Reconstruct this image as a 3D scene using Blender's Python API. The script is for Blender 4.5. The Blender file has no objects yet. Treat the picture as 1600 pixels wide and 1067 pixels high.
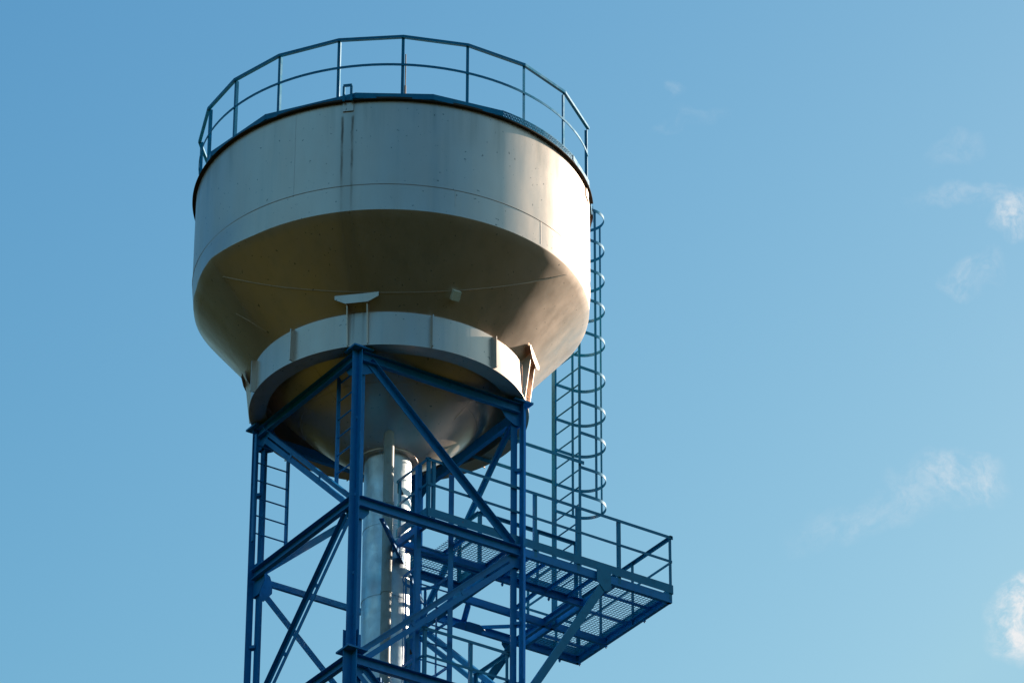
import bpy, math, random
from mathutils import Vector, Matrix
random.seed(7)
sc = bpy.context.scene
R = math.radians

# ------------------------------------------------------------------ camera
Z0 = 36.784                      # height of the support ring above the ground
CAM = Vector((0.0, -61.405, 1.60))
fw = Vector((0.02637315, 0.8589673, 0.5113508)).normalized()
rt = Vector((0.99945616, -0.03278633, 0.00352709)).normalized()
up = rt.cross(fw)
cd = bpy.data.cameras.new("camera")
cam = bpy.data.objects.new("camera", cd)
sc.collection.objects.link(cam)
cam.matrix_world = Matrix(((rt.x, up.x, -fw.x, CAM.x), (rt.y, up.y, -fw.y, CAM.y),
                           (rt.z, up.z, -fw.z, CAM.z), (0, 0, 0, 1)))
cd.sensor_fit = 'HORIZONTAL'
cd.sensor_width = 36.0
cd.lens = 36.0 * 7200.0 / 1600.0
cd.clip_start = 0.5
cd.clip_end = 30000.0
sc.camera = cam

# ------------------------------------------------------------------ light
SUN_AZ = R(57.5)                 # clockwise from +Y
SUN_EL = R(19.5)
sun_dir = Vector((math.sin(SUN_AZ) * math.cos(SUN_EL), math.cos(SUN_AZ) * math.cos(SUN_EL), math.sin(SUN_EL)))
sl = bpy.data.lights.new("sun", 'SUN')
sl.energy = 5.0
sl.angle = R(0.53)
sl.color = (1.0, 0.90, 0.75)
so = bpy.data.objects.new("sun", sl)
sc.collection.objects.link(so)
so.rotation_euler = sun_dir.to_track_quat('Z', 'Y').to_euler()
so.location = (200, 140, 90)

world = bpy.data.worlds.new("World")
sc.world = world
world.use_nodes = True
wn, wl = world.node_tree.nodes, world.node_tree.links
wn.clear()


def N(nodes, typ, **kw):
    n = nodes.new(typ)
    for k, v in kw.items():
        setattr(n, k, v)
    return n


w_out = N(wn, 'ShaderNodeOutputWorld')
w_bg = N(wn, 'ShaderNodeBackground')
w_bg.inputs[1].default_value = 0.11
sky = N(wn, 'ShaderNodeTexSky', sky_type='NISHITA', sun_disc=False)
sky.sun_elevation = SUN_EL
sky.sun_rotation = SUN_AZ
sky.altitude = 100.0
sky.air_density = 1.5
sky.dust_density = 2.0
sky.ozone_density = 6.0
wl.new(w_bg.outputs[0], w_out.inputs[0])
# thin evening clouds, placed by direction in the sky
tc = N(wn, 'ShaderNodeTexCoord')
warp = N(wn, 'ShaderNodeTexNoise')
warp.inputs['Scale'].default_value = 60.0
warp.inputs['Detail'].default_value = 5.0
wl.new(tc.outputs['Generated'], warp.inputs['Vector'])
wsub = N(wn, 'ShaderNodeVectorMath', operation='SUBTRACT')
wl.new(warp.outputs['Color'], wsub.inputs[0])
wsub.inputs[1].default_value = (0.5, 0.5, 0.5)
wsc = N(wn, 'ShaderNodeVectorMath', operation='SCALE')
wsc.inputs['Scale'].default_value = 0.018
wl.new(wsub.outputs[0], wsc.inputs[0])
wadd = N(wn, 'ShaderNodeVectorMath', operation='ADD')
wl.new(tc.outputs['Generated'], wadd.inputs[0])
wl.new(wsc.outputs[0], wadd.inputs[1])
cn = N(wn, 'ShaderNodeTexNoise')
cn.inputs['Scale'].default_value = 190.0
cn.inputs['Detail'].default_value = 8.0
cn.inputs['Roughness'].default_value = 0.68
wl.new(wadd.outputs[0], cn.inputs['Vector'])
CLOUDS = [  # centre direction, half width, half height (radians), tilt, strength
    ((0.1346, 0.83690, 0.53050), 0.0050, 0.0042, 0.9, 0.75),
    ((0.1312, 0.83520, 0.53420), 0.0030, 0.0024, 0.7, 0.30),
    ((0.12404, 0.84435, 0.52123), 0.0052, 0.0030, 0.0, 0.34),
    ((0.12229, 0.83558, 0.53559), 0.0085, 0.0022, -0.1, 0.24),
    ((0.12272, 0.82989, 0.54426), 0.0045, 0.0026, 0.2, 0.17),
    ((0.10307, 0.87191, 0.4787), 0.0140, 0.0038, 0.42, 0.19),
    ((0.11534, 0.86881, 0.48152), 0.0110, 0.0040, 0.3, 0.26),
    ((0.12349, 0.86633, 0.48396), 0.0080, 0.0038, 0.05, 0.50),
    ((0.1371, 0.87946, 0.45607), 0.0050, 0.0070, -0.25, 1.45),
    ((0.05992, 0.82932, 0.55555), 0.0020, 0.0016, 0.0, 0.13),
    ((0.06418, 0.83174, 0.55144), 0.0050, 0.0014, 0.1, 0.10),
]
acc = None
for (d, hw, hh, tilt, st) in CLOUDS:
    c = Vector(d).normalized()
    ex = Vector((c.y, -c.x, 0)).normalized()
    ey = ex.cross(c)
    ax = (ex * math.cos(tilt) + ey * math.sin(tilt)) / hw
    ay = (ey * math.cos(tilt) - ex * math.sin(tilt)) / hh
    sub = N(wn, 'ShaderNodeVectorMath', operation='SUBTRACT')
    wl.new(wadd.outputs[0], sub.inputs[0])
    sub.inputs[1].default_value = c
    comp = []
    for a in (ax, ay):
        dt = N(wn, 'ShaderNodeVectorMath', operation='DOT_PRODUCT')
        wl.new(sub.outputs[0], dt.inputs[0])
        dt.inputs[1].default_value = a
        m = N(wn, 'ShaderNodeMath', operation='MULTIPLY')
        wl.new(dt.outputs['Value'], m.inputs[0])
        wl.new(dt.outputs['Value'], m.inputs[1])
        comp.append(m)
    s = N(wn, 'ShaderNodeMath', operation='ADD')
    wl.new(comp[0].outputs[0], s.inputs[0])
    wl.new(comp[1].outputs[0], s.inputs[1])
    mr = N(wn, 'ShaderNodeMapRange', interpolation_type='SMOOTHSTEP')
    mr.inputs['From Min'].default_value = 0.0
    mr.inputs['From Max'].default_value = 2.6
    mr.inputs['To Min'].default_value = st
    mr.inputs['To Max'].default_value = 0.0
    wl.new(s.outputs[0], mr.inputs['Value'])
    if acc is None:
        acc = mr.outputs[0]
    else:
        a2 = N(wn, 'ShaderNodeMath', operation='MAXIMUM')
        wl.new(acc, a2.inputs[0])
        wl.new(mr.outputs[0], a2.inputs[1])
        acc = a2.outputs[0]
nr = N(wn, 'ShaderNodeMapRange', interpolation_type='SMOOTHSTEP')
nr.inputs['From Min'].default_value = 0.30
nr.inputs['From Max'].default_value = 0.78
wl.new(cn.outputs['Fac'], nr.inputs['Value'])
cm = N(wn, 'ShaderNodeMath', operation='MULTIPLY', use_clamp=True)
wl.new(acc, cm.inputs[0])
wl.new(nr.outputs[0], cm.inputs[1])
# the clear, strongly blue evening sky of the place: a little more contrast between zenith and horizon
sxyz = N(wn, 'ShaderNodeSeparateColor')
wl.new(sky.outputs[0], sxyz.inputs[0])
cxyz = N(wn, 'ShaderNodeCombineColor')
for i, (g, k, mx) in enumerate(((2.3, 0.63, 1.5), (1.6, 0.608, 2.6), (1.0, 0.81, 4.3))):
    lim = N(wn, 'ShaderNodeMath', operation='MINIMUM')
    lim.inputs[1].default_value = mx
    wl.new(sxyz.outputs[i], lim.inputs[0])
    pw = N(wn, 'ShaderNodeMath', operation='POWER')
    pw.inputs[1].default_value = g
    wl.new(lim.outputs[0], pw.inputs[0])
    ml = N(wn, 'ShaderNodeMath', operation='MULTIPLY')
    ml.inputs[1].default_value = k
    wl.new(pw.outputs[0], ml.inputs[0])
    wl.new(ml.outputs[0], cxyz.inputs[i])
cmix = N(wn, 'ShaderNodeMix', data_type='RGBA')
wl.new(cm.outputs[0], cmix.inputs['Factor'])
wl.new(cxyz.outputs[0], cmix.inputs[6])
cmix.inputs[7].default_value = (3.9, 3.95, 4.0, 1)
wl.new(cmix.outputs[2], w_bg.inputs[0])

sc.view_settings.view_transform = 'Standard'
sc.view_settings.look = 'None'
sc.view_settings.exposure = 1.0
sc.view_settings.gamma = 1.0
sc.render.engine = 'CYCLES'
sc.cycles.max_bounces = 8


# ------------------------------------------------------------------ materials
def base_mat(name, col, rough=0.5, metal=0.0, spec=0.5):
    m = bpy.data.materials.new(name)
    m.use_nodes = True
    b = m.node_tree.nodes['Principled BSDF']
    b.inputs['Base Color'].default_value = (*col, 1)
    b.inputs['Roughness'].default_value = rough
    b.inputs['Metallic'].default_value = metal
    b.inputs['Specular IOR Level'].default_value = spec
    return m, m.node_tree.nodes, m.node_tree.links, b


def mixrgb(nd, lk, fac, a, b, blend='MIX'):
    m = N(nd, 'ShaderNodeMix', data_type='RGBA', blend_type=blend)
    for i, v in ((0, fac), (6, a), (7, b)):
        if isinstance(v, (int, float)):
            m.inputs[i].default_value = v
        elif isinstance(v, tuple):
            m.inputs[i].default_value = (*v, 1)
        else:
            lk.new(v, m.inputs[i])
    return m.outputs[2]


def ramp(nd, lk, src, lo, hi, a=0.0, b=1.0):
    r = N(nd, 'ShaderNodeMapRange', interpolation_type='SMOOTHSTEP')
    r.inputs['From Min'].default_value = lo
    r.inputs['From Max'].default_value = hi
    r.inputs['To Min'].default_value = a
    r.inputs['To Max'].default_value = b
    lk.new(src, r.inputs['Value'])
    return r.outputs[0]


def noise(nd, lk, vec, scale, detail=4.0, rough=0.55, stretch=None):
    n = N(nd, 'ShaderNodeTexNoise')
    n.inputs['Scale'].default_value = scale
    n.inputs['Detail'].default_value = detail
    n.inputs['Roughness'].default_value = rough
    if stretch:
        mp = N(nd, 'ShaderNodeMapping')
        mp.inputs['Scale'].default_value = stretch
        lk.new(vec, mp.inputs['Vector'])
        vec = mp.outputs[0]
    lk.new(vec, n.inputs['Vector'])
    return n.outputs['Fac']


def math1(nd, lk, op, a, b=None, clamp=False):
    m = N(nd, 'ShaderNodeMath', operation=op, use_clamp=clamp)
    for i, v in enumerate((a, b)):
        if v is None:
            continue
        if isinstance(v, (int, float)):
            m.inputs[i].default_value = v
        else:
            lk.new(v, m.inputs[i])
    return m.outputs[0]


def steel_paint(name, col, col2, rough, rust=0.0):
    m, nd, lk, b = base_mat(name, col, rough, 0.0, 0.28)
    g = N(nd, 'ShaderNodeNewGeometry')
    pos = g.outputs['Position']
    f1 = ramp(nd, lk, noise(nd, lk, pos, 1.3, 5), 0.35, 0.65)
    c = mixrgb(nd, lk, f1, col, col2)
    f2 = ramp(nd, lk, noise(nd, lk, pos, 9.0, 6), 0.45, 0.75, 0, 0.4)
    c = mixrgb(nd, lk, f2, c, tuple(x * 0.55 for x in col))
    if rust > 0:
        f3 = ramp(nd, lk, noise(nd, lk, pos, 3.1, 8, 0.7), 0.70 - rust, 0.76 - rust)
        c = mixrgb(nd, lk, f3, c, (0.13, 0.045, 0.02))
    lk.new(c, b.inputs['Base Color'])
    rr = ramp(nd, lk, noise(nd, lk, pos, 6.0, 4), 0.3, 0.7, rough - 0.08, rough + 0.12)
    lk.new(rr, b.inputs['Roughness'])
    return m


M = {}
M['blue'] = steel_paint('blue_paint', (0.003, 0.200, 0.490), (0.004, 0.225, 0.515), 0.38, 0.03)
M['teal'] = steel_paint('teal_paint', (0.003, 0.180, 0.330), (0.004, 0.205, 0.355), 0.38, 0.015)
M['rust'] = steel_paint('weathered_rim_steel', (0.050, 0.040, 0.030), (0.085, 0.052, 0.032), 0.75, 0.1)


def tank_mat():
    m, nd, lk, b = base_mat('aluminium_paint', (0.5, 0.5, 0.48), 0.42, 0.7)
    tcn = N(nd, 'ShaderNodeTexCoord')
    P = tcn.outputs['Object']
    sep = N(nd, 'ShaderNodeSeparateXYZ')
    lk.new(P, sep.inputs[0])
    # cloudy paint, faint vertical roller / run-off streaks
    f = ramp(nd, lk, noise(nd, lk, P, 0.9, 6), 0.3, 0.7)
    c = mixrgb(nd, lk, f, (0.69, 0.520, 0.415), (0.73, 0.560, 0.450))
    f = ramp(nd, lk, noise(nd, lk, P, 5.0, 5, 0.6, (1, 1, 0.06)), 0.45, 0.8, 0, 0.28)
    c = mixrgb(nd, lk, f, c, (0.36, 0.34, 0.30))
    # specks
    f = ramp(nd, lk, noise(nd, lk, P, 17.0, 3, 0.5), 0.685, 0.73, 0, 0.7)
    c = mixrgb(nd, lk, f, c, (0.12, 0.11, 0.10))
    # run-off below the rim
    f = ramp(nd, lk, sep.outputs['Z'], 0.9, 1.55, 0, 1)
    f2 = ramp(nd, lk, noise(nd, lk, P, 3.5, 5, 0.6, (1, 1, 0.05)), 0.46, 0.72, 0, 0.35)
    f = math1(nd, lk, 'MULTIPLY', f, f2)
    c = mixrgb(nd, lk, f, c, (0.27, 0.22, 0.16))
    metal = None
    # two rust runs below each lifting lug (lugs sit over the legs: local diagonals)
    q = 1 / math.sqrt(2)
    for (ux, uy), (nx, ny) in (((q, -q), (-q, -q)),):
        u = math1(nd, lk, 'ADD', math1(nd, lk, 'MULTIPLY', sep.outputs['X'], ux), math1(nd, lk, 'MULTIPLY', sep.outputs['Y'], uy))
        nn = math1(nd, lk, 'ADD', math1(nd, lk, 'MULTIPLY', sep.outputs['X'], nx), math1(nd, lk, 'MULTIPLY', sep.outputs['Y'], ny))
        front = ramp(nd, lk, nn, 1.5, 1.7)
        wob = math1(nd, lk, 'MULTIPLY', math1(nd, lk, 'SUBTRACT', noise(nd, lk, P, 2.0, 3), 0.5), 0.05)
        u = math1(nd, lk, 'ADD', u, wob)
        for off, st in ((-0.078, 0.85), (0.078, 0.75)):
            du = math1(nd, lk, 'ABSOLUTE', math1(nd, lk, 'SUBTRACT', u, off))
            l1 = ramp(nd, lk, du, 0.004, 0.030, st, 0)
            zz = ramp(nd, lk, sep.outputs['Z'], -0.45, 1.35, 0.12, 1.0)
            zt = ramp(nd, lk, sep.outputs['Z'], 1.45, 1.52, 1.0, 0.0)
            br = ramp(nd, lk, noise(nd, lk, P, 7.0, 5, 0.6, (1, 1, 0.35)), 0.35, 0.6, 0.35, 1)
            l1 = math1(nd, lk, 'MULTIPLY', math1(nd, lk, 'MULTIPLY', l1, zz), math1(nd, lk, 'MULTIPLY', front, math1(nd, lk, 'MULTIPLY', br, zt)))
            c = mixrgb(nd, lk, l1, c, (0.10, 0.052, 0.022))
            metal = l1 if metal is None else math1(nd, lk, 'ADD', metal, l1, True)
        du = math1(nd, lk, 'ABSOLUTE', u)
        l2 = ramp(nd, lk, du, 0.05, 0.2, 0.22, 0)
        c = mixrgb(nd, lk, math1(nd, lk, 'MULTIPLY', l2, front), c, (0.25, 0.22, 0.18))
    lk.new(math1(nd, lk, 'MULTIPLY', math1(nd, lk, 'SUBTRACT', 1.0, metal), 0.8), b.inputs['Metallic'])
    lk.new(c, b.inputs['Base Color'])
    rr = ramp(nd, lk, noise(nd, lk, P, 3.0, 5, 0.6, (1, 1, 0.3)), 0.3, 0.7, 0.34, 0.42)
    lk.new(rr, b.inputs['Roughness'])
    # slightly wavy plate
    h1 = noise(nd, lk, P, 1.1, 3, 0.5, (1, 1, 0.35))
    h2 = noise(nd, lk, P, 14.0, 4, 0.5)
    h = math1(nd, lk, 'ADD', h1, math1(nd, lk, 'MULTIPLY', h2, 0.03))
    bp = N(nd, 'ShaderNodeBump')
    bp.inputs['Strength'].default_value = 0.2
    bp.inputs['Distance'].default_value = 0.035
    lk.new(h, bp.inputs['Height'])
    lk.new(bp.outputs[0], b.inputs['Normal'])
    return m


M['tank'] = tank_mat()


def galv_mat():
    m, nd, lk, b = base_mat('galvanised_sheet', (0.62, 0.64, 0.64), 0.3, 0.9)
    tcn = N(nd, 'ShaderNodeTexCoord')
    P = tcn.outputs['Object']
    v = N(nd, 'ShaderNodeTexVoronoi')
    v.inputs['Scale'].default_value = 9.0
    lk.new(P, v.inputs['Vector'])
    sp = N(nd, 'ShaderNodeSeparateColor')
    lk.new(v.outputs['Color'], sp.inputs[0])
    c = mixrgb(nd, lk, sp.outputs[0], (0.62, 0.64, 0.65), (0.72, 0.73, 0.73))
    f = ramp(nd, lk, noise(nd, lk, P, 2.5, 6, 0.65, (1, 1, 0.25)), 0.5, 0.72, 0, 0.35)
    c = mixrgb(nd, lk, f, c, (0.36, 0.36, 0.34))
    lk.new(c, b.inputs['Base Color'])
    rr = ramp(nd, lk, noise(nd, lk, P, 4.0, 5), 0.3, 0.7, 0.34, 0.50)
    lk.new(rr, b.inputs['Roughness'])
    bp = N(nd, 'ShaderNodeBump')
    bp.inputs['Strength'].default_value = 0.5
    bp.inputs['Distance'].default_value = 0.03
    lk.new(noise(nd, lk, P, 3.0, 3, 0.5), bp.inputs['Height'])
    lk.new(bp.outputs[0], b.inputs['Normal'])
    return m


M['galv'] = galv_mat()
M['pipe'] = steel_paint('grey_pipe_paint', (0.46, 0.42, 0.37), (0.52, 0.48, 0.43), 0.45, 0.0)
M['rod'] = steel_paint('bare_rod_steel', (0.35, 0.24, 0.2), (0.4, 0.3, 0.26), 0.5, 0.0)
M['box'] = steel_paint('pale_box_paint', (0.74, 0.68, 0.53), (0.78, 0.72, 0.57), 0.5, 0.0)


def ground_mat():
    m, nd, lk, b = base_mat('meadow', (0.1, 0.1, 0.03), 0.95, 0.0, 0.03)
    g = N(nd, 'ShaderNodeNewGeometry')
    pos = g.outputs['Position']
    f = ramp(nd, lk, noise(nd, lk, pos, 0.035, 5), 0.50, 0.70)
    c = mixrgb(nd, lk, f, (0.013, 0.015, 0.0035), (0.075, 0.066, 0.016))
    f = ramp(nd, lk, noise(nd, lk, pos, 0.012, 4), 0.5, 0.62)
    c = mixrgb(nd, lk, f, c, (0.010, 0.014, 0.005))
    # golden strip added to the ground for its reflection in the tank's cone
    warp = math1(nd, lk, 'MULTIPLY', math1(nd, lk, 'SUBTRACT', noise(nd, lk, pos, 0.09, 4), 0.5), 26.0)
    sub = N(nd, 'ShaderNodeVectorMath', operation='SUBTRACT')
    lk.new(pos, sub.inputs[0])
    sub.inputs[1].default_value = (-52.0, -8.0, 0.0)
    q = []
    for dv in ((-0.72 / 2.7, 0.694 / 2.7, 0.0), (0.694, 0.72, 0.0)):
        d_ = N(nd, 'ShaderNodeVectorMath', operation='DOT_PRODUCT')
        lk.new(sub.outputs[0], d_.inputs[0])
        d_.inputs[1].default_value = dv
        q.append(math1(nd, lk, 'MULTIPLY', d_.outputs['Value'], d_.outputs['Value']))
    dist = math1(nd, lk, 'SQRT', math1(nd, lk, 'ADD', q[0], q[1]))
    # ground beyond the tower, darkened like backlit trees to deepen the ring's underside
    sy_ = N(nd, 'ShaderNodeSeparateXYZ')
    lk.new(pos, sy_.inputs[0])
    f = ramp(nd, lk, math1(nd, lk, 'ADD', sy_.outputs['Y'], warp), 14.0, 34.0)
    c = mixrgb(nd, lk, f, c, (0.009, 0.013, 0.006))
    f = ramp(nd, lk, math1(nd, lk, 'ADD', dist, warp), 9.0, 20.0, 1.0, 0.0)
    c = mixrgb(nd, lk, f, c, (0.086, 0.082, 0.013))
    f = ramp(nd, lk, noise(nd, lk, pos, 2.0, 6), 0.35, 0.7, 0, 0.5)
    c = mixrgb(nd, lk, f, c, (0.014, 0.016, 0.006))
    lk.new(c, b.inputs['Base Color'])
    return m


M['ground'] = ground_mat()


def ridge_mat():  # dark green of the ridge added as a block against low sky light
    m, nd, lk, b = base_mat('blocker_ridge_green', (0.03, 0.04, 0.015), 1.0, 0.0, 0.0)
    g = N(nd, 'ShaderNodeNewGeometry')
    c = mixrgb(nd, lk, ramp(nd, lk, noise(nd, lk, g.outputs['Position'], 0.06, 6), 0.35, 0.65), (0.016, 0.026, 0.011), (0.034, 0.044, 0.016))
    lk.new(c, b.inputs['Base Color'])
    return m


M['ridge_green'] = ridge_mat()


# ------------------------------------------------------------------ mesh helpers
class MB:
    def __init__(self):
        self.v, self.f = [], []

    def add(self, vs, fs):
        k = len(self.v)
        self.v += [Vector(x) for x in vs]
        self.f += [tuple(i + k for i in f) for f in fs]
        return self

    def extr(self, p, q, prof, xdir, caps=True):
        p, q = Vector(p), Vector(q)
        z = (q - p).normalized()
        x = Vector(xdir)
        x = (x - z * x.dot(z)).normalized()
        y = z.cross(x)
        n = len(prof)
        vs = [p + x * a + y * b for a, b in prof] + [q + x * a + y * b for a, b in prof]
        fs = [(i, (i + 1) % n, n + (i + 1) % n, n + i) for i in range(n)]
        if caps:
            fs += [tuple(range(n - 1, -1, -1)), tuple(range(n, 2 * n))]
        return self.add(vs, fs)

    def bar(self, p, q, w, h, xdir=(0, 0, 1)):
        # w across xdir, h across the other direction
        return self.extr(p, q, [(-w / 2, -h / 2), (w / 2, -h / 2), (w / 2, h / 2), (-w / 2, h / 2)], xdir)

    def box(self, c, sx, sy, sz, X=(1, 0, 0), Y=(0, 1, 0), Z=(0, 0, 1)):
        c, X, Y, Z = Vector(c), Vector(X), Vector(Y), Vector(Z)
        return self.extr(c - Z * sz / 2, c + Z * sz / 2, [(-sx / 2, -sy / 2), (sx / 2, -sy / 2), (sx / 2, sy / 2), (-sx / 2, sy / 2)], X)

    def tube(self, p, q, r, n=12):
        d = Vector(q) - Vector(p)
        x = Vector((0, 0, 1)) if abs(d.normalized().z) < 0.9 else Vector((1, 0, 0))
        return self.extr(p, q, [(r * math.cos(2 * math.pi * i / n), r * math.sin(2 * math.pi * i / n)) for i in range(n)], x)

    def sweep(self, pts, prof, frame, closed=False):
        # frame(i) -> (X, Y) profile axes at point i
        n = len(prof)
        vs, fs = [], []
        for i, p in enumerate(pts):
            X, Y = frame(i)
            vs += [Vector(p) + X * a + Y * b for a, b in prof]
        m = len(pts)
        for i in range(m if closed else m - 1):
            j = (i + 1) % m
            fs += [(i * n + k, i * n + (k + 1) % n, j * n + (k + 1) % n, j * n + k) for k in range(n)]
        if not closed:
            fs += [tuple(range(n - 1, -1, -1)), tuple(range((m - 1) * n, m * n))]
        return self.add(vs, fs)

    def plate(self, pts, nrm, th):
        n = Vector(nrm).normalized() * th / 2
        k = len(pts)
        vs = [Vector(p) - n for p in pts] + [Vector(p) + n for p in pts]
        fs = [tuple(range(k - 1, -1, -1)), tuple(range(k, 2 * k))] + [(i, (i + 1) % k, k + (i + 1) % k, k + i) for i in range(k)]
        return self.add(vs, fs)

    def lathe(self, prof, n=160, a0=0.0, a1=2 * math.pi, closed_prof=False):
        full = abs(a1 - a0 - 2 * math.pi) < 1e-6
        m = n if full else n + 1
        k = len(prof)
        vs = []
        for i in range(m):
            a = a0 + (a1 - a0) * i / n
            vs += [(r * math.cos(a), r * math.sin(a), z) for r, z in prof]
        fs = []
        for i in range(n):
            j = (i + 1) % m
            for e in range(k if closed_prof else k - 1):
                g = (e + 1) % k
                fs.append((i * k + e, j * k + e, j * k + g, i * k + g))
        if closed_prof and not full:
            fs += [tuple(range(k)), tuple(range((m - 1) * k + k - 1, (m - 1) * k - 1, -1))]
        return self.add(vs, fs)


ORG = {}


def obj(name, mb, mat, parent, smooth=None, origin=None):
    """ONE mesh object; its origin is put at its own middle (coordinates are the tower's)."""
    if origin is None:
        lo = Vector([min(v[i] for v in mb.v) for i in range(3)])
        hi = Vector([max(v[i] for v in mb.v) for i in range(3)])
        origin = (lo + hi) / 2
    origin = Vector(origin)
    me = bpy.data.meshes.new(name)
    me.from_pydata([tuple(v - origin) for v in mb.v], [], mb.f)
    me.validate()
    import bmesh as _b
    bm = _b.new()
    bm.from_mesh(me)
    _b.ops.recalc_face_normals(bm, faces=bm.faces)
    bm.to_mesh(me)
    bm.free()
    me.materials.append(mat)
    if smooth:
        me.shade_smooth()
        me.set_sharp_from_angle(angle=R(smooth))
    o = bpy.data.objects.new(name, me)
    sc.collection.objects.link(o)
    if parent is not None:
        o.parent = parent
        o.location = origin - ORG[parent.name]
    else:
        o.location = origin
    ORG[o.name] = origin
    return o


def copy_at(o, origin, parent=None, rz=None):
    c = o.copy()
    sc.collection.objects.link(c)
    p = parent or o.parent
    c.parent = p
    c.location = Vector(origin) - ORG[p.name]
    if rz is not None:
        c.rotation_euler = (0, 0, rz)
    ORG[c.name] = Vector(origin)
    return c


def angle(a, b, t):
    return [(0, 0), (a, 0), (a, t), (t, t), (t, b), (0, b)]


def channel(hh, fl, t):
    # web on x=0 running along y, flanges toward +x
    h = hh / 2
    return [(0, -h), (fl, -h), (fl, -h + t), (t, -h + t), (t, h - t), (fl, h - t), (fl, h), (0, h)]


def L(s, t, z):
    return Vector((s, t, z + Z0))


# ------------------------------------------------------------------ ground
gb = MB()
gb.lathe([(0.001, 0.0), (60, 0.0), (400, 0), (2500, 0), (12000, 0)], 64)
ground = obj('ground', gb, M['ground'], None, origin=(0, 0, 0))
ground['kind'] = 'structure'

# unseen wooded ridge, added to keep low sky light off the tank's underside
hb = MB()
NA, rr_ = 72, [230, 300, 370, 440, 520, 650, 900, 1400, 2200]
for i in range(NA + 1):
    a = R(75 + 245 * i / NA)
    e = min(1, i / 8, (NA - i) / 8)
    for j, r in enumerate(rr_):
        u = min(1, max(0, (r - 230) / 290))
        h = u * u * (3 - 2 * u) * (150 + 22 * math.sin(a * 9) + 13 * math.sin(a * 23 + r * 0.01)) * e
        if r > 1000:
            h *= 0.7
        hb.v.append(Vector((r * math.cos(a), r * math.sin(a), h - 0.3 + random.uniform(-3, 3) * u * e)))
nj = len(rr_)
for i in range(NA):
    for j in range(nj - 1):
        hb.f.append((i * nj + j, i * nj + j + 1, (i + 1) * nj + j + 1, (i + 1) * nj + j))
blocker_ridge = obj('blocker_ridge', hb, M['ridge_green'], None, origin=(0, 0, 0))
blocker_ridge['kind'] = 'structure'

# ------------------------------------------------------------------ tower root
TH = R(31.773)                    # tower axes are turned against the line of sight
tower = bpy.data.objects.new('water_tower', None)
sc.collection.objects.link(tower)
tower.rotation_euler = (0, 0, TH)
tower.empty_display_size = 2
tower['label'] = 'silver funnel-bottomed water tank on a blue steel lattice tower with side platform'
tower['category'] = 'water tower'
ORG[tower.name] = Vector((0, 0, 0))
H = 1.4335                        # half the leg spacing


def az(a):
    """azimuth measured from the camera-facing side, + to the right, as the tower's own angle"""
    return R(a - 90.0) - TH


def pol(r, a, z):
    return L(r * math.cos(az(a)), r * math.sin(az(a)), z)


# ------------------------------------------------------------------ tank
ZB, RT, ZT = 1.775, 3.10, 3.745
CR, CZ = 2.08, 0.60               # where the outer cone meets the ring
PR, PZ = 0.40, -0.83              # where the inner cone meets the riser
so_ = (ZB - CZ) / (RT - CR)


def zc(r):
    if r >= CR:
        return CZ + (r - CR) * so_
    return PZ + (CZ - PZ) * max(0.0, (r - PR) / (CR - PR)) ** 1.4      # dished bottom


tb = MB()
prof = [(0.02, ZT + 0.25), (1.5, ZT + 0.13), (RT - 0.02, ZT), (RT, ZT - 0.01)]
prof += [(RT, ZT - (ZT - ZB - 0.03) * k / 6) for k in range(1, 7)]
prof += [(RT, ZB + 0.012), (RT - 0.008, ZB - 0.005)]
prof += [(r, zc(r)) for r in (3.0, 2.8, 2.55, 2.3, CR, 1.85, 1.6, 1.35, 1.1, 0.9, 0.7, 0.55, PR)]
prof += [(PR - 0.05, PZ), (0.02, PZ)]
tb.lathe([(r, z + Z0) for r, z in prof], 240)


def bead(pts, r):
    # weld bead along points on the shell
    def fr(i):
        a = pts[max(i - 1, 0)]
        b = pts[min(i + 1, len(pts) - 1)]
        d = (b - a).normalized()
        x = d.cross(Vector((0, 0, 1)) if abs(d.z) < 0.95 else Vector((1, 0, 0))).normalized()
        return x, d.cross(x)
    n = 6
    tb.sweep(pts, [(r * math.cos(2 * math.pi * k / n), r * math.sin(2 * math.pi * k / n)) for k in range(n)], fr)


bead([pol(RT, a, 2.235) for a in range(-180, 181, 2)], 0.006)
bead([pol(RT + 0.0, 46.5, z) for z in (1.83, 2.0, 2.235)], 0.005)
bead([pol(RT + 0.0, 17.5, z) for z in (1.95, 2.1, 2.235)], 0.004)
bead([pol(RT, -29, z) for z in (2.235, 3.0, 3.7)], 0.003)
bead([pol(RT, -76, z) for z in (1.83, 2.0, 2.235)], 0.004)
# chord seams of the developed cone plates
kf = math.cos(math.atan(so_))
for c0, a0, a1 in ((-2, -60, 61),):
    pts = []
    for i in range(61):
        a = a0 + (a1 - a0) * i / 60
        r = 2.275 / math.cos(kf * R(a - c0))
        if r < 3.04:
            pts.append(pol(r, a, zc(r)))
    bead(pts, 0.009)
bead([pol(r, -60, zc(r)) for r in (3.05, 2.8, 2.5, 2.2, 2.1)], 0.003)
bead([pol(r, -66 + (2.55 - r) * 24, zc(r)) for r in (2.55, 2.4, 2.3, 2.2)], 0.005)
bead([pol(r, -44 + (1.8 - r) * 6, zc(r)) for r in (1.85, 1.5, 1.2, 0.8, 0.5)], 0.006)
bead([pol(r, 60, zc(r)) for r in (1.9, 1.5, 1.2, 0.8, 0.5)], 0.005)
bead([pol(1.35, a, zc(1.35)) for a in range(-180, 181, 3)], 0.005)
DENT = [(-180, -.08), (-122, -.105), (-95, -.04), (-77, -.015), (-60, .085), (-43, 0), (44, 0), (60, .018), (76, 0), (98, -.035), (125, -.08), (180, -.08)]


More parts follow.
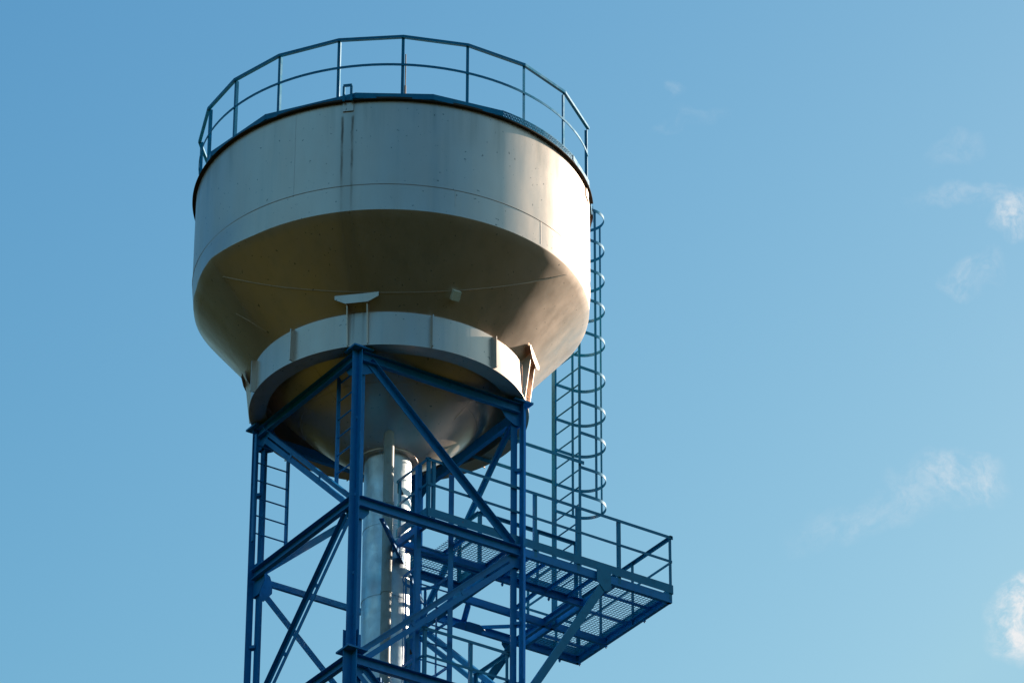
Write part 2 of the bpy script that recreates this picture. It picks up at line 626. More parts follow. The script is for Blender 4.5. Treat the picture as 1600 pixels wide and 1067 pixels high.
def dent(a):
    for (a0, d0), (a1, d1) in zip(DENT, DENT[1:]):
        if a0 <= a <= a1:
            u = (a - a0) / (a1 - a0)
            if abs(a0) != 60 and abs(a1) != 60:
                u = u * u * (3 - 2 * u)
            return d0 + (d1 - d0) * u
    return 0.0


# the lower plates are not rolled true: flat towards their edges, a crease where two plates meet
for v in tb.v:
    z = v.z - Z0
    if 0.62 < z < 2.3:
        a = (math.degrees(math.atan2(v.y, v.x) + TH) + 90.0 + 180.0) % 360.0 - 180.0
        w = min(1, (z - 0.62) / 0.4) if z < 1.9 else max(0, (2.15 - z) / 0.3)
        k = 1 + dent(a) * min(1, w) / 3.1
        v.x *= k
        v.y *= k
tank = obj('tank', tb, M['tank'], tower, smooth=25, origin=L(0, 0, 2.0))

# flange collar under the cone
fb = MB()
fb.lathe([(r, z + Z0) for r, z in ((0.385, PZ + 0.03), (0.46, PZ + 0.03), (0.46, PZ - 0.005), (0.385, PZ - 0.005))], 64, closed_prof=True)
obj('pipe_collar', fb, M['tank'], tank, smooth=30)

# small pale box on the cone
jb = MB()
cen = pol(2.36, 24.0, zc(2.36) - 0.045)
a = az(24.0)
rad = Vector((math.cos(a), math.sin(a), 0))
tan = Vector((-math.sin(a), math.cos(a), 0))
nrm = (rad * math.sin(math.atan(so_)) - Vector((0, 0, 1)) * math.cos(math.atan(so_))).normalized()
jb.extr(cen - nrm * 0.03, cen + nrm * 0.08, [(-0.06, -0.075), (0.06, -0.075), (0.06, 0.075), (-0.06, 0.075)], tan)
obj('junction_box', jb, M['box'], tank)

# lifting lugs at the rim over each leg
for k, a in enumerate((-13.2, 76.8, 166.8, 256.8)):
    lb = MB()
    A = az(a)
    rad = Vector((math.cos(A), math.sin(A), 0))
    tan = Vector((-math.sin(A), math.cos(A), 0))
    p = L(0, 0, 0) + rad * (RT + 0.016)
    z = Vector((0, 0, 1))
    lb.box(p + z * 3.785, 0.16, 0.030, 0.07, tan, rad)
    q = p + rad * 0.06
    lb.bar(q - tan * 0.058 + z * 3.72, q - tan * 0.058 + z * 3.985, 0.035, 0.03, tan)
    lb.bar(q + tan * 0.058 + z * 3.72, q + tan * 0.058 + z * 3.985, 0.035, 0.03, tan)
    lb.bar(q - tan * 0.066 + z * 4.0, q + tan * 0.066 + z * 4.0, 0.036, 0.03, z)
    if k != 1:
        obj('lifting_lug', lb, M['teal'], tank)
    sb = MB()
    sb.box(L(0, 0, 0) + rad * (RT + 0.010) + z * 3.66, 0.165, 0.020, 0.178, tan, rad)
    obj('lug_plate', sb, M['tank'], tank)

# dark stiffening rim angle at the top of the shell (open where the strap hangs at the right)
rb = MB()
rp = [(RT - 0.012, 3.733), (RT + 0.06, 3.735), (RT + 0.06, 3.745), (RT + 0.013, 3.745), (RT + 0.013, 3.80), (RT - 0.012, 3.80)]
rp = [(r, z + Z0) for r, z in rp]
rb.lathe(rp, 220, az(90.5), az(84.5) + 2 * math.pi, closed_prof=True)
obj('rim_angle', rb, M['rust'], tank, smooth=30)
st = MB()
pts = [pol(RT + 0.05, 86.0 + k * 0.25, 3.74 - 0.05 * k) for k in range(6)]
st.sweep(pts, [(-0.012, -0.004), (0.012, -0.004), (0.012, 0.004), (-0.012, 0.004)],
         lambda i: (Vector((-math.sin(az(87)), math.cos(az(87)), 0)), Vector((math.cos(az(87)), math.sin(az(87)), 0))))
obj('hanging_strap', st, M['rust'], tank)

# ------------------------------------------------------------------ roof guard rail
PA = [158, 176, 194, 212, 230, 248, 271, 288.8, 306, 324.2, 343.2, 361.6, 380.4, 399.3, 417.4, 437.5]   # posts; the gap is the ladder's landing
RR = 3.11
_o = Matrix.Rotation(-TH, 3, 'Z') @ Vector((0.02, 0.05, 0))


def polr(r, a, z):
    return pol(r, a, z) + _o


tr = MB()
vp = [polr(RR, a, 4.94) for a in PA]
n = len(vp)
tr.sweep(vp, [(-0.024, -0.022), (0.024, -0.022), (0.024, 0.022), (-0.024, 0.022)],
         lambda i: (Vector((math.cos(az(PA[i])), math.sin(az(PA[i])), 0)), Vector((0, 0, 1))))
rail = obj('roof_guardrail', tr, M['teal'], tower)
mr_ = MB()
MA = [158 + (437.5 - 158) * k / 96 for k in range(97)]
mp_ = [polr(RR - 0.005, a, 4.43) for a in MA]
mr_.sweep(mp_, [(-0.005, -0.02), (0.005, -0.02), (0.005, 0.02), (-0.005, 0.02)],
          lambda i: (Vector((math.cos(az(MA[i])), math.sin(az(MA[i])), 0)), Vector((0, 0, 1))))
obj('mid_rail', mr_, M['teal'], rail, smooth=30)
for a in PA:
    pb = MB()
    A = az(a)
    rad = Vector((math.cos(A), math.sin(A), 0))
    tan = Vector((-math.sin(A), math.cos(A), 0))
    c = L(0, 0, 0) + _o + rad * (RR - 0.012) + tan * 0.022
    pb.extr(c + Vector((0, 0, 3.80)), c + Vector((0, 0, 4.925)), [(0, 0), (0, 0.050), (-0.006, 0.050), (-0.006, 0.006), (-0.046, 0.006), (-0.046, 0)], tan)
    obj('guardrail_post', pb, M['teal'], rail)
# kick plate in straight lengths; one length is open expanded metal
KB = [-95 + 22.5 * k for k in range(17)]
kb_edges = [i for i in range(len(KB) - 1)]
K0 = [-88.0, -64.0, -39.0, -11.0, 10.5, 31.5, 62.0, 76.0, 93.0, 113, 133, 153, 173, 193, 213, 233, 253, 272.0]
for i in range(len(K0) - 1):
    p, q = pol(3.15, K0[i], 0), pol(3.15, K0[i + 1], 0)
    kb = MB()
    zz = Vector((0, 0, 1))
    if i == 5:
        for m in range(10):           # follow the curve with a diamond mesh
            a0, a1 = K0[i] + (K0[i + 1] - K0[i]) * m / 10, K0[i] + (K0[i + 1] - K0[i]) * (m + 1) / 10
            u, v = pol(3.14, a0, 0), pol(3.14, a1, 0)
            for e in range(3):
                x0, x1 = u.lerp(v, e / 3), u.lerp(v, (e + 1) / 3)
                kb.bar(x0 + zz * 3.78, x1 + zz * 3.87, 0.014, 0.012)
                kb.bar(x0 + zz * 3.87, x1 + zz * 3.78, 0.014, 0.012)
            kb.bar(u + zz * 3.775, v + zz * 3.775, 0.016, 0.014)
            kb.bar(u + zz * 3.872, v + zz * 3.872, 0.016, 0.014)
            kb.bar(u + zz * 3.82, v + zz * 3.82, 0.012, 0.012)
        obj('mesh_kick_plate', kb, M['teal'], rail)
    else:
        d = (q - p).normalized()
        kb.extr(p - d * 0.01 + zz * 3.82, q + d * 0.01 + zz * 3.82, channel(0.105, -0.045, 0.006), d.cross(zz))
        obj('kick_plate', kb, M['teal'], rail)
rod = MB()
rp0 = pol(2.6, 3.3, 0)
rod.extr(rp0 + Vector((0, 0, 3.7)), rp0 + Vector((0, 0, 4.35)), [(0.018 * math.cos(k * .7854), 0.018 * math.sin(k * .7854)) for k in range(8)], (1, 0, 0))
rod.extr(rp0 + Vector((0, 0, 4.35)), rp0 + Vector((0, 0, 4.93)), [(0.010 * math.cos(k * .7854), 0.010 * math.sin(k * .7854)) for k in range(8)], (1, 0, 0))
obj('lightning_rod', rod, M['rod'], tower)

# ------------------------------------------------------------------ support ring
sr = MB()
sp_ = [(1.88, 0.0), (2.15, 0.0), (2.15, 0.014), (2.132, 0.014), (2.120, 0.585), (2.06, 0.640), (2.04, 0.60), (2.100, 0.57), (2.112, 0.014), (1.88, 0.014)]
sr.lathe([(r, z + Z0) for r, z in sp_], 200, closed_prof=True)
ring = obj('support_ring', sr, M['tank'], tower, smooth=30)


def radial(a):
    A = az(a)
    return Vector((math.cos(A), math.sin(A), 0)), Vector((-math.sin(A), math.cos(A), 0))


for k in range(12):
    a = -13.2 + 30 * k
    if k % 3 == 0:
        continue
    rad, tan = radial(a)
    b = MB()
    o0 = L(0, 0, 0)
    b.plate([o0 + rad * r + Vector((0, 0, z)) for r, z in ((2.131, 0.016), (2.215, 0.016), (2.205, 0.56), (2.12, 0.575))], tan, 0.018)
    obj('stiffener_plate', b, M['tank'], ring)
for a in (34.5, -60, -28, 3, 124, 154, 214, 244):
    b = MB()
    b.bar(pol(2.128, a, 0.02), pol(2.117, a, 0.58), 0.008, 0.008)
    obj('weld_seam', b, M['tank'], ring)
for a in (-13.2, 76.8, 166.8, 256.8):
    rad, tan = radial(a)
    b = MB()
    o0 = L(0, 0, 0)
    for s in (-0.155, 0.155):
        b.plate([o0 + tan * s + rad * r + Vector((0, 0, z)) for r, z in
                 ((2.128, 0.016), (2.17, 0.016), (2.265, zc(2.265) - 0.005), (2.09, 0.60), (2.117, 0.585))], tan, 0.014)
    # pad plate across the tips
    c = o0 + rad * 2.275
    zb = zc(2.275)
    b.plate([c + tan * 0.34 + Vector((0, 0, zb)), c + tan * 0.34 + Vector((0, 0, zb - 0.065)), c + tan * 0.175 + Vector((0, 0, zb - 0.15)),
             c - tan * 0.175 + Vector((0, 0, zb - 0.15)), c - tan * 0.34 + Vector((0, 0, zb - 0.065)), c - tan * 0.34 + Vector((0, 0, zb))], rad, 0.014)
    obj('leg_bracket', b, M['tank'], ring)

# ------------------------------------------------------------------ riser pipes
pb = MB()
pp = []
RP = 0.362
zs = [-0.83, -2.05, -3.25, -4.45, -5.65, -6.9, -9.4, -12, -18, -24, -30, -Z0]
for i, z in enumerate(zs):
    pp.append((RP, z + Z0))
    if 0 < i < len(zs) - 1:
        pp += [(RP + 0.006, z + Z0 - 0.002), (RP + 0.006, z + Z0 - 0.02), (RP, z + Z0 - 0.024)]
pb.lathe(pp, 72)
riser = obj('riser_pipe', pb, M['galv'], tower, smooth=30, origin=L(0, 0, -6))
c0 = pol(0.665, 1.0, 0)
pb = MB()
pb.tube(Vector((c0.x, c0.y, 0.0)), Vector((c0.x, c0.y, Z0 - 0.45)), 0.078, 32)
op = obj('overflow_pipe', pb, M['pipe'], tower, smooth=40)
for z in (-1.9, -3.4, -4.6, -5.9):
    b = MB()
    b.lathe([(r, zz + Z0 + z) for r, zz in ((0.079, -0.02), (0.088, -0.02), (0.088, 0.02), (0.079, 0.02))], 28, closed_prof=True)
    for i in range(len(b.v)):
        b.v[i] = b.v[i] + Vector((c0.x, c0.y, 0))
    obj('pipe_clip', b, M['pipe'], op, smooth=30)

# ------------------------------------------------------------------ lattice frame
CORN = {'F': (-H, -H), 'R': (H, -H), 'B': (H, H), 'L': (-H, H)}
for key, (cx, cy) in CORN.items():
    sx, sy = (1 if cx > 0 else -1), (1 if cy > 0 else -1)
    b = MB()
    dg, dt = Vector((sx, sy, 0)).normalized(), Vector((sx, -sy, 0)).normalized()

    def legang(z0, z1, flg, th, gap):
        # two angles set heel to heel in a cross
        for sg in (1, -1):
            hx, hy = cx + sg * sx * gap * 0.354, cy + sg * sy * gap * 0.354
            X, Y = Vector((sg * sx, 0, 0)), Vector((0, sg * sy, 0))
            pr = angle(flg, flg, th)
            vs = [L(hx, hy, z0) + X * u + Y * v for u, v in pr] + [L(hx, hy, z1) + X * u + Y * v for u, v in pr]
            nn = len(pr)
            b.add(vs, [(i, (i + 1) % nn, nn + (i + 1) % nn, nn + i) for i in range(nn)] + [tuple(range(nn - 1, -1, -1)), tuple(range(nn, 2 * nn))])
    legang(-0.045, -5.05, 0.112, 0.012, 0.034)
    legang(-5.05, -Z0, 0.150, 0.014, 0.034)
    leg = obj('leg', b, M['blue'], tower)
    # battens bridging the gap between the heels
    for z in [-1.19 - 1.3 * k for k in range(9)]:
        b = MB()
        b.box(L(cx, cy, z), 0.10, 0.10, 0.05, dg, dt)
        obj('batten', b, M['blue'], leg)
    b = MB()
    b.box(L(cx + sx * 0.005, cy + sy * 0.005, -0.0265), 0.34, 0.30, 0.030)
    obj('cap_plate', b, M['blue'], leg)
    b = MB()
    b.box(L(cx + sx * 0.01, cy + sy * 0.01, -5.06), 0.34, 0.34, 0.03)
    for sg in (1, -1):
        for qx, qy in ((sg, 0), (0, sg)):
            e = 0.075
            b.box(L(cx + sg * 0.0 + qx * e + (0.017 if qy else 0), cy + qy * e + (0.017 if qx else 0), -4.89), 0.15 if qx else 0.012, 0.15 if qy else 0.012, 0.31)
    obj('splice_plate', b, M['blue'], leg)

LV = [-0.13]
LN = [-0.05, -2.65, -5.22]
while LN[-1] - 2.6 > -Z0 + 1.0:
    LN.append(LN[-1] - 2.6)
FACES = {'FR': ('F', 'R', (0, -1, 0)), 'FL': ('F', 'L', (-1, 0, 0)), 'BR': ('B', 'R', (1, 0, 0)), 'LB': ('L', 'B', (0, 1, 0))}


def corner(k, z, n, off):
    x, y = CORN[k]
    return L(x, y, z) + Vector(n) * off


def beam(fa, z):
    a, c, n = FACES[fa]
    n = Vector(n)
    p, q = corner(a, z, n, 0.026), corner(c, z, n, 0.026)
    d = (q - p).normalized()
    p, q = p + d * 0.03, q - d * 0.03
    b = MB()
    # channel: web in the face plane, flanges outward
    y = d.cross(n)
    b.extr(p, q, channel(0.095, 0.055, 0.008) if fa == 'LB' and z < -1 else channel(0.165, 0.078, 0.009), n)
    o = obj('cross_beam', b, M['blue'], tower)
    return o


def brace(fa, k0, z0, k1, z1, double=True):
    a, c, n = FACES[fa]
    n = Vector(n)
    p, q = corner(k0, z0, n, 0.030), corner(k1, z1, n, 0.030)
    d = (q - p).normalized()
    p, q = p + d * 0.20, q - d * 0.20
    m = n.cross(d)
    if m.z < 0:
        m = -m
    b = MB()

    def ang(off, dirm, dirn, a_, b_, t, p=p, q=q):
        pr = angle(a_, b_, t)
        vs = [e + m * off + m * (dirm * u) + n * (dirn * v) for e in (p, q) for u, v in pr]
        nn = len(pr)
        b.add(vs, [(i, (i + 1) % nn, nn + (i + 1) % nn, nn + i) for i in range(nn)] + [tuple(range(nn - 1, -1, -1)), tuple(range(nn, 2 * nn))])
    if double:
        ang(0.103, -1, 1, 0.085, 0.065, 0.008)
        ang(-0.018, -1, -1, 0.085, 0.045, 0.008)
        ln = (q - p).length
        k = max(2, int(ln / 1.1))
        for i in range(1, k):
            e = p.lerp(q, i / k)
            b.box(e + n * 0.002, 0.10, 0.012, 0.06, m, n, d)
    else:
        ang(0.055, -1, 1, 0.11, 0.085, 0.010)
    return obj('diagonal_brace', b, M['blue'], tower)


def gusset(fa, k, z, up_=False, big=1.0):
    a, c, n = FACES[fa]
    n = Vector(n)
    other = c if k == a else a
    d = (Vector((*CORN[other], 0)) - Vector((*CORN[k], 0))).normalized()
    o0 = corner(k, z, n, 0.0195)
    zz = Vector((0, 0, 1))
    if up_:
        pts = [(-.05, .10), (.30, .10), (.40, .0), (.40, -.22), (.30, -.36), (.10, -.46), (-.05, -.46)]
    else:
        pts = [(-.05, .34), (.12, .34), (.34, .20), (.40, .05), (.40, -.16), (.22, -.38), (-.05, -.38)]
    b = MB()
    b.plate([o0 + d * (x * big) + zz * (y * big) for x, y in pts], n, 0.010)
    obj('gusset_plate', b, M['blue'], tower)


for fa, (a, c, n) in FACES.items():
    beam(fa, -0.14)
    for i in range(1, len(LN)):
        beam(fa, -2.60 if i == 1 else LN[i] + 0.02)
    gusset(fa, a, -0.05, True, 0.8)
    gusset(fa, c, -0.05, True, 0.8)
    for i in (1, 2, 3):
        gusset(fa, a, LN[i], False, 0.78 if a == 'L' else 0.55)
        gusset(fa, c, LN[i], False, 0.78 if c == 'L' else 0.55)
FIRST = {'FR': ('F', 'R'), 'FL': ('L', 'F'), 'BR': ('R', 'B'), 'LB': ('B', 'L')}
for fa, (t0, t1) in FIRST.items():
    for i in range(len(LN) - 1):
        k0, k1 = (t0, t1) if i % 2 == 0 else (t1, t0)
        single = (fa == 'FR' and i == 0) or fa == 'LB'
        up0, up1 = (0.02, 0.07) if fa == 'LB' and i == 0 else (0, 0)
        brace(fa, k0, LN[i] + up0, k1, LN[i + 1] + up1, not single)
# bracing lying flat at the two platform levels
for z in (-2.62, -5.24):
    b = MB()
    b.extr(L(-0.85, -1.29, z), L(1.12, 0.66, z), angle(0.075, 0.075, 0.008), (0, 0, -1))
    obj('plan_brace', b, M['blue'], tower)

# ------------------------------------------------------------------ ladders


def ladder(p, q, wdir, zlo, zhi, spacing, zfirst, mat, hoops=None, hdir=None, kind='access_ladder', wide=(0.09, 0.045), straps=(-90, 0, 90), strap_z=None):
    """stringers at plan points p and q (s, t); rungs between; hoops are (z) on the side hdir"""
    P, Q = Vector((*p, 0)), Vector((*q, 0))
    d = (Q - P).normalized()
    b = MB()
    hd = Vector((*hdir, 0)) if hdir else Vector((-d.y, d.x, 0))
    for e, sg, w in ((P, 1, wide[0]), (Q, -1, wide[1])):
        lo, hi = L(e.x, e.y, zlo), L(e.x, e.y, zhi)
        if w > 0.07:
            vs = []
            pr = angle(w, w, 0.008)
            for c in (lo, hi):
                vs += [c - d * sg * w * 0.5 + d * sg * u + hd * (v - w / 2) for u, v in pr]
            nn = len(pr)
            b.add(vs, [(i, (i + 1) % nn, nn + (i + 1) % nn, nn + i) for i in range(nn)] + [tuple(range(nn - 1, -1, -1)), tuple(range(nn, 2 * nn))])
        else:
            b.bar(lo, hi, 0.012 if w < 0.05 else 0.03, w, d if w < 0.05 else hd.cross(Vector((0, 0, 1))))
    o = obj(kind, b, mat, tower)
    z = zfirst
    proto = None
    while z > zlo + 0.05:
        if proto is None:
            rb_ = MB()
            rb_.tube(L(P.x, P.y, z) + d * 0.01, L(Q.x, Q.y, z) - d * 0.01, 0.0125, 8)
            proto = obj('rung', rb_, mat, o)
        else:
            copy_at(proto, L((P.x + Q.x) / 2, (P.y + Q.y) / 2, z))
        z -= spacing
    if hoops:
        C_ = (P + Q) / 2
        half = (Q - P).length / 2
        ext = 0.32
        plan = [P.copy(), P + hd * ext]
        for k in range(1, 24):
            f = math.pi * k / 24
            plan.append(C_ + hd * (ext + half * math.sin(f)) - d * half * math.cos(f))
        plan += [Q + hd * ext, Q.copy()]
        ph = None
        for z in hoops:
            if ph is None:
                hb = MB()
                pts = [L(v.x, v.y, z) for v in plan]

                def fr(i):
                    u = pts[max(i - 1, 0)]
                    w_ = pts[min(i + 1, len(pts) - 1)]
                    t_ = (w_ - u).normalized()
                    return t_.cross(Vector((0, 0, 1))), Vector((0, 0, 1))
                hb.sweep(pts, [(-0.004, -0.026), (0.004, -0.026), (0.004, 0.026), (-0.004, 0.026)], fr)
                ph = obj('cage_hoop', hb, mat, o, smooth=40)
                z_ref = z
                o_ref = ORG[ph.name].copy()
            else:
                copy_at(ph, o_ref + Vector((0, 0, z - z_ref)))
        for f in straps:
            ff = R(f)
            c = C_ + hd * (ext + (half - 0.010) * math.cos(ff)) + d * (half - 0.010) * math.sin(ff)
            out = (hd * math.cos(ff) + d * math.sin(ff))
            sb_ = MB()
            z0_, z1_ = (strap_z[f] if strap_z and f in strap_z else (hoops[-1], hoops[0]))
            sb_.bar(L(c.x, c.y, z0_), L(c.x, c.y, z1_), 0.007, 0.042, out)
            obj('cage_strip', sb_, mat, o)
    return o


# outer caged ladder from the platform to the tank roof
HZ = [4.72, 4.13, 3.56, 3.00, 2.37, 1.70, 1.07, 0.51, -0.11, -0.59]
outer = ladder((3.22, 0.19), (3.22, -0.48), None, -2.6, 4.9, 0.307, 4.76, M['teal'], HZ, (1, 0), 'caged_ladder')
# standoffs tying it to the frame
for t, w in ((-0.53, 0.05), (0.25, 0.05)):
    b = MB()
    b.extr(L(1.50, t, -0.02), L(3.27, t, -0.02), angle(0.06, 0.06, 0.006), (0, 0, -1))
    obj('ladder_standoff', b, M['teal'], tower)
# inner ladder up through the landing
inner = ladder((-0.20, -1.20), (0.36, -1.20), None, -11.0, -1.50, 0.31, -2.85, M['blue'], [-3.2 - 0.75 * k for k in range(10)] , (0, 1), 'access_ladder', (0.075, 0.09), (-90, -45, 0, 45, 90))
# short ladders under the tank
ladder((-1.58, 1.30), (-1.0, 1.30), None, -2.08, -0.22, 0.305, -0.40, M['blue'], None, (0, 1), 'short_ladder', (0.06, 0.065))
ladder((-1.30, -0.65), (-1.30, -1.17), None, -1.95, 0.02, 0.31, -0.18, M['blue'], None, (-1, 0), 'short_ladder', (0.055, 0.055))

# ------------------------------------------------------------------ platform
ZP = -2.47                        # grating level
zz = Vector((0, 0, 1))
fb = MB()


def ch(p, q, n, hh=0.135, fl=0.06):
    fb.extr(p, q, channel(hh, fl, 0.008), n)


zc_ = ZP - 0.075
ch(L(1.52, -1.445, zc_), L(4.26, -1.445, zc_), (0, 1, 0))          # front edge
ch(L(4.25, -1.44, zc_), L(4.25, 1.08, zc_), (-1, 0, 0))            # end edge
ch(L(1.52, 1.10, zc_), L(4.25, 1.10, zc_), (0, -1, 0))             # far edge
ch(L(1.52, 0.29, zc_), L(4.24, 0.29, zc_), (0, 1, 0), 0.12)        # middle joist
ch(L(0.0, -0.53, zc_), L(3.20, -0.53, zc_), (0, -1, 0), 0.13)      # walkway edge
ch(L(3.20, -1.43, zc_), L(3.20, 1.09, zc_), (1, 0, 0), 0.12)       # cross beam, pair
ch(L(3.10, -0.52, zc_), L(3.10, 1.09, zc_), (-1, 0, 0), 0.12)
ch(L(-0.20, -1.42, zc_), L(-0.20, 0.06, zc_), (1, 0, 0), 0.13)     # landing
ch(L(-0.20, 0.07, zc_), L(1.36, 0.07, zc_), (0, -1, 0), 0.13)
ch(L(1.37, -1.42, zc_), L(1.37, 0.06, zc_), (-1, 0, 0), 0.11)
ch(L(-0.19, -0.70, zc_ - 0.01), L(1.36, -0.70, zc_ - 0.01), (0, 1, 0), 0.10)
for s in (0.62, 1.75, 2.06, 2.56, 2.93):
    fb.extr(L(s, -1.43, ZP - 0.02), L(s, -0.55, ZP - 0.02), angle(0.05, 0.05, 0.006), (0, 0, -1))
for t in (-0.95, -0.35, 0.70):
    fb.extr(L(3.27, t, ZP - 0.02), L(4.19, t, ZP - 0.02), angle(0.05, 0.05, 0.006), (0, 0, -1))
fb.extr(L(2.42, -0.50, ZP - 0.06), L(2.47, 0.28, ZP - 0.06), angle(0.05, 0.05, 0.006), (0, 0, -1))
fb.extr(L(1.76, 0.36, ZP - 0.09), L(2.10, 1.06, ZP - 0.09), angle(0.075, 0.075, 0.006), (0, 0, -1))
fb.extr(L(2.12, 1.04, ZP - 0.09), L(2.98, 0.36, ZP - 0.09), angle(0.065, 0.065, 0.006), (0, 0, -1))
fb.plate([L(s, t, ZP - 0.15) for s, t in ((1.88, 1.04), (2.38, 1.04), (2.38, 0.90), (2.22, 0.80), (2.02, 0.80), (1.88, 0.90))], (0, 0, 1), 0.008)
plat = obj('side_platform', fb, M['blue'], tower)


def grating(s0, s1, t0, t1, name, zg=ZP, hole=None):
    b = MB()
    pit = 0.055
    n1 = int((s1 - s0) / pit)
    n2 = int((t1 - t0) / pit)
    # expanded metal: two families of strands
    w = t1 - t0
    for i in range(n1 + 1):
        s = s0 + (s1 - s0) * i / n1
        if hole and hole[0] < s < hole[1]:
            segs = [(t0, hole[2]), (hole[3], t1)]
        else:
            segs = [(t0, t1)]
        for u, v in segs:
            if v - u > 0.02:
                b.bar(L(s, u, zg), L(s, v, zg), 0.004, 0.008, (0, 0, 1))
    for j in range(n2 + 1):
        t = t0 + w * j / n2
        if hole and hole[2] < t < hole[3]:
            segs = [(s0, hole[0]), (hole[1], s1)]
        else:
            segs = [(s0, s1)]
        for u, v in segs:
            if v - u > 0.02:
                b.bar(L(u, t, zg + 0.001), L(v, t, zg + 0.001), 0.004, 0.010, (0, 0, 1))
    return obj(name, b, M['teal'], plat)


grating(-0.13, 3.10, -1.38, -0.60, 'grating', hole=(-0.13, 0.45, -1.38, -0.60))
grating(-0.13, 1.30, -0.50, 0.02, 'grating', hole=(-0.13, 0.45, -0.5, -0.42))
grating(3.28, 4.19, -1.38, 1.05, 'grating')


def railing(points, posts, z0, top, mid, mat, parent, inward, toe=True, toez=(0.01, 0.155)):
    """points: plan polyline of the rail; posts: plan points"""
    for i in range(len(points) - 1):
        p, q = Vector((*points[i], 0)), Vector((*points[i + 1], 0))
        d = (q - p).normalized()
        inn = Vector((*inward[i], 0))
        b = MB()
        e0, e1 = L(p.x, p.y, top), L(q.x, q.y, top)
        pr = angle(0.05, 0.05, 0.006)
        vs = [e + inn * u - zz * v for e in (e0 - d * 0.02, e1 + d * 0.02) for u, v in pr]
        nn = len(pr)
        b.add(vs, [(k, (k + 1) % nn, nn + (k + 1) % nn, nn + k) for k in range(nn)] + [tuple(range(nn - 1, -1, -1)), tuple(range(nn, 2 * nn))])
        obj('top_rail', b, mat, parent)
        b = MB()
        b.bar(L(p.x, p.y, mid) + inn * 0.006, L(q.x, q.y, mid) + inn * 0.006, 0.042, 0.008, zz)
        obj('mid_rail', b, mat, parent)
        if toe and toe[i] if isinstance(toe, (list, tuple)) else toe:
            b = MB()
            zt = z0 + sum(toez) / 2
            b.bar(L(p.x, p.y, zt) - inn * 0.008, L(q.x, q.y, zt) - inn * 0.008, toez[1] - toez[0], 0.006, zz)
            obj('toe_board', b, mat, parent)
    for (s, t, dx, dy) in posts:
        b = MB()
        vs = []
        pr = angle(0.05, 0.05, 0.006)
        for z in (z0 - 0.10, top - 0.006):
            vs += [L(s, t, z) + Vector((dx * u, dy * v, 0)) for u, v in pr]
        nn = len(pr)
        b.add(vs, [(k, (k + 1) % nn, nn + (k + 1) % nn, nn + k) for k in range(nn)] + [tuple(range(nn - 1, -1, -1)), tuple(range(nn, 2 * nn))])
        obj('guardrail_post', b, mat, parent)


TOPZ, MIDZ = -1.465, -1.905
railing([(-0.20, -0.60), (-0.20, -1.455), (4.265, -1.455), (4.265, 1.09), (3.26, 1.09)],
        [(-0.19, -0.62, 1, -1), (-0.19, -1.445, 1, 1), (-0.10, -1.445, 1, 1), (1.72, -1.447, 1, 1), (2.50, -1.447, 1, 1),
         (3.26, -1.447, 1, 1), (4.257, -1.447, -1, 1), (4.257, -0.44, -1, 1), (4.257, 0.43, -1, 1), (4.257, 1.08, -1, -1), (3.80, 1.08, 1, -1), (3.27, 1.08, 1, -1)],
        ZP, TOPZ, MIDZ, M['teal'], plat, [(1, 0), (0, 1), (-1, 0), (0, -1)])
railing([(1.36, 0.06), (1.36, -0.48), (3.18, -0.48)],
        [(1.36, 0.06, -1, -1), (1.36, -0.48, 1, 1), (2.40, -0.48, 1, -1), (3.15, -0.48, -1, -1)],
        ZP, TOPZ - 0.02, MIDZ, M['teal'], plat, [(-1, 0), (0, -1)])
railing([(3.24, 0.29), (3.24, 1.08)], [(3.24, 0.29, 1, 1)], ZP, TOPZ - 0.02, MIDZ, M['teal'], plat, [(1, 0)], toe=False)
# knee struts under the outer edge
for t, nrm_ in ((-1.47, -1), (1.12, 1)):
    b = MB()
    b.extr(L(3.03, t, -2.60), L(1.47, t, -5.12), channel(0.125, 0.05, 0.008), (0, -nrm_, 0))
    ks = obj('knee_strut', b, M['teal'], plat)
    b = MB()
    b.plate([L(s, t + nrm_ * 0.006, z) for s, z in ((2.84, -2.43), (3.10, -2.43), (3.10, -2.76), (2.98, -2.80), (2.84, -2.64))], (0, 1, 0), 0.012)
    obj('bracket_plate', b, M['teal'], ks)

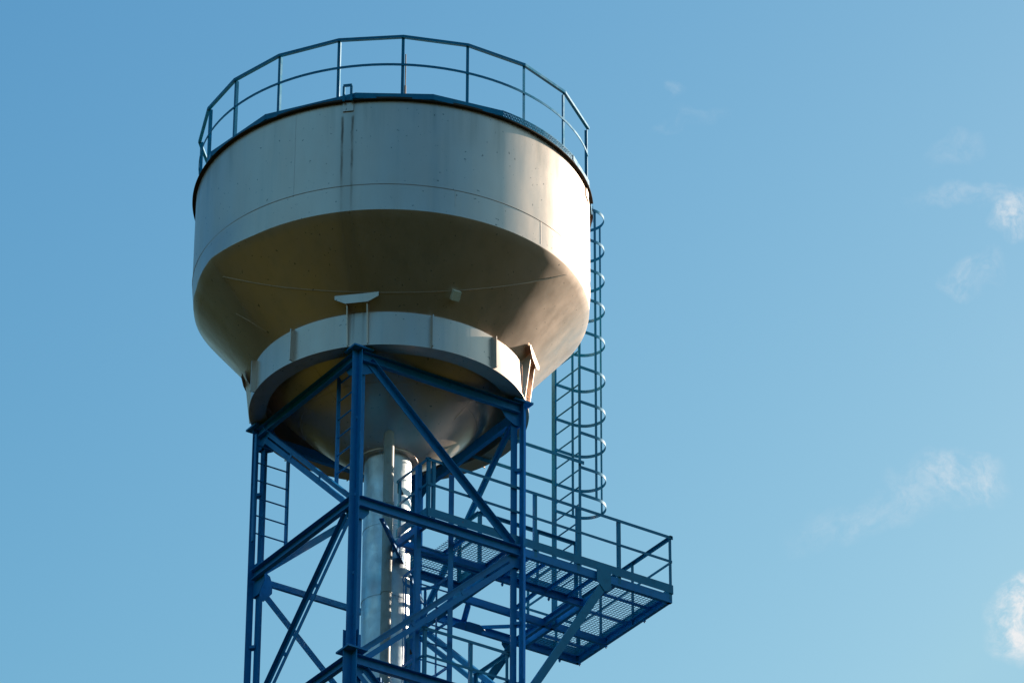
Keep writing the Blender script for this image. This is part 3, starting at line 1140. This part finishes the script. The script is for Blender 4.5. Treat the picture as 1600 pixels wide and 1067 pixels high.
# ------------------------------------------------------------------ lower landing
ZQ = -5.24
fb = MB()
ch(L(-0.20, -1.42, ZQ - 0.07), L(-0.20, 0.06, ZQ - 0.07), (1, 0, 0), 0.13)
ch(L(-0.20, -0.45, ZQ - 0.07), L(1.33, -0.45, ZQ - 0.07), (0, -1, 0), 0.13)
ch(L(1.33, -1.42, ZQ - 0.07), L(1.33, -0.46, ZQ - 0.07), (-1, 0, 0), 0.13)
low = obj('lower_landing', fb, M['blue'], tower)
plat_keep = plat
plat = low
grating(-0.12, 1.26, -1.38, -0.50, 'grating', ZQ, hole=(-0.12, 0.45, -1.38, -0.6))
plat = plat_keep
railing([(-0.19, -0.92), (-0.19, -1.40), (1.31, -1.40), (1.31, -0.50)],
        [(-0.18, -0.92, 1, 1), (-0.18, -1.39, 1, 1), (0.62, -1.39, 1, 1), (1.30, -1.39, -1, 1), (1.30, -0.52, -1, -1)],
        ZQ, -4.27, -4.735, M['teal'], low, [(1, 0), (0, 1), (-1, 0)])

# small fittings: bolts hanging under the platform edge, latch plates on the landing rails
bolt0 = None
for s_, t_ in ((4.23, -0.75), (4.23, 0.29), (4.23, 1.02), (3.9, 1.09), (1.75, -0.53), (2.6, -0.53), (3.02, -1.44)):
    if bolt0 is None:
        b = MB()
        b.tube(L(s_, t_, ZP - 0.19), L(s_, t_, ZP - 0.135), 0.012, 8)
        b.tube(L(s_, t_, ZP - 0.172), L(s_, t_, ZP - 0.15), 0.022, 6)
        bolt0 = obj('bolt', b, M['blue'], plat)
    else:
        copy_at(bolt0, L(s_, t_, ZP - 0.1625))
for s_, t_, z_, par in ((-0.19, -0.58, TOPZ, plat), (-0.18, -0.88, -4.27, low)):
    b = MB()
    b.plate([L(s_ + 0.01, t_, z_ - 0.03), L(s_ + 0.03, t_, z_ - 0.03), L(s_ + 0.12, t_, z_ - 0.20), L(s_ + 0.05, t_, z_ - 0.24), L(s_ + 0.01, t_, z_ - 0.20)], (0, 1, 0), 0.008)
    obj('latch_plate', b, M['rust'], par)
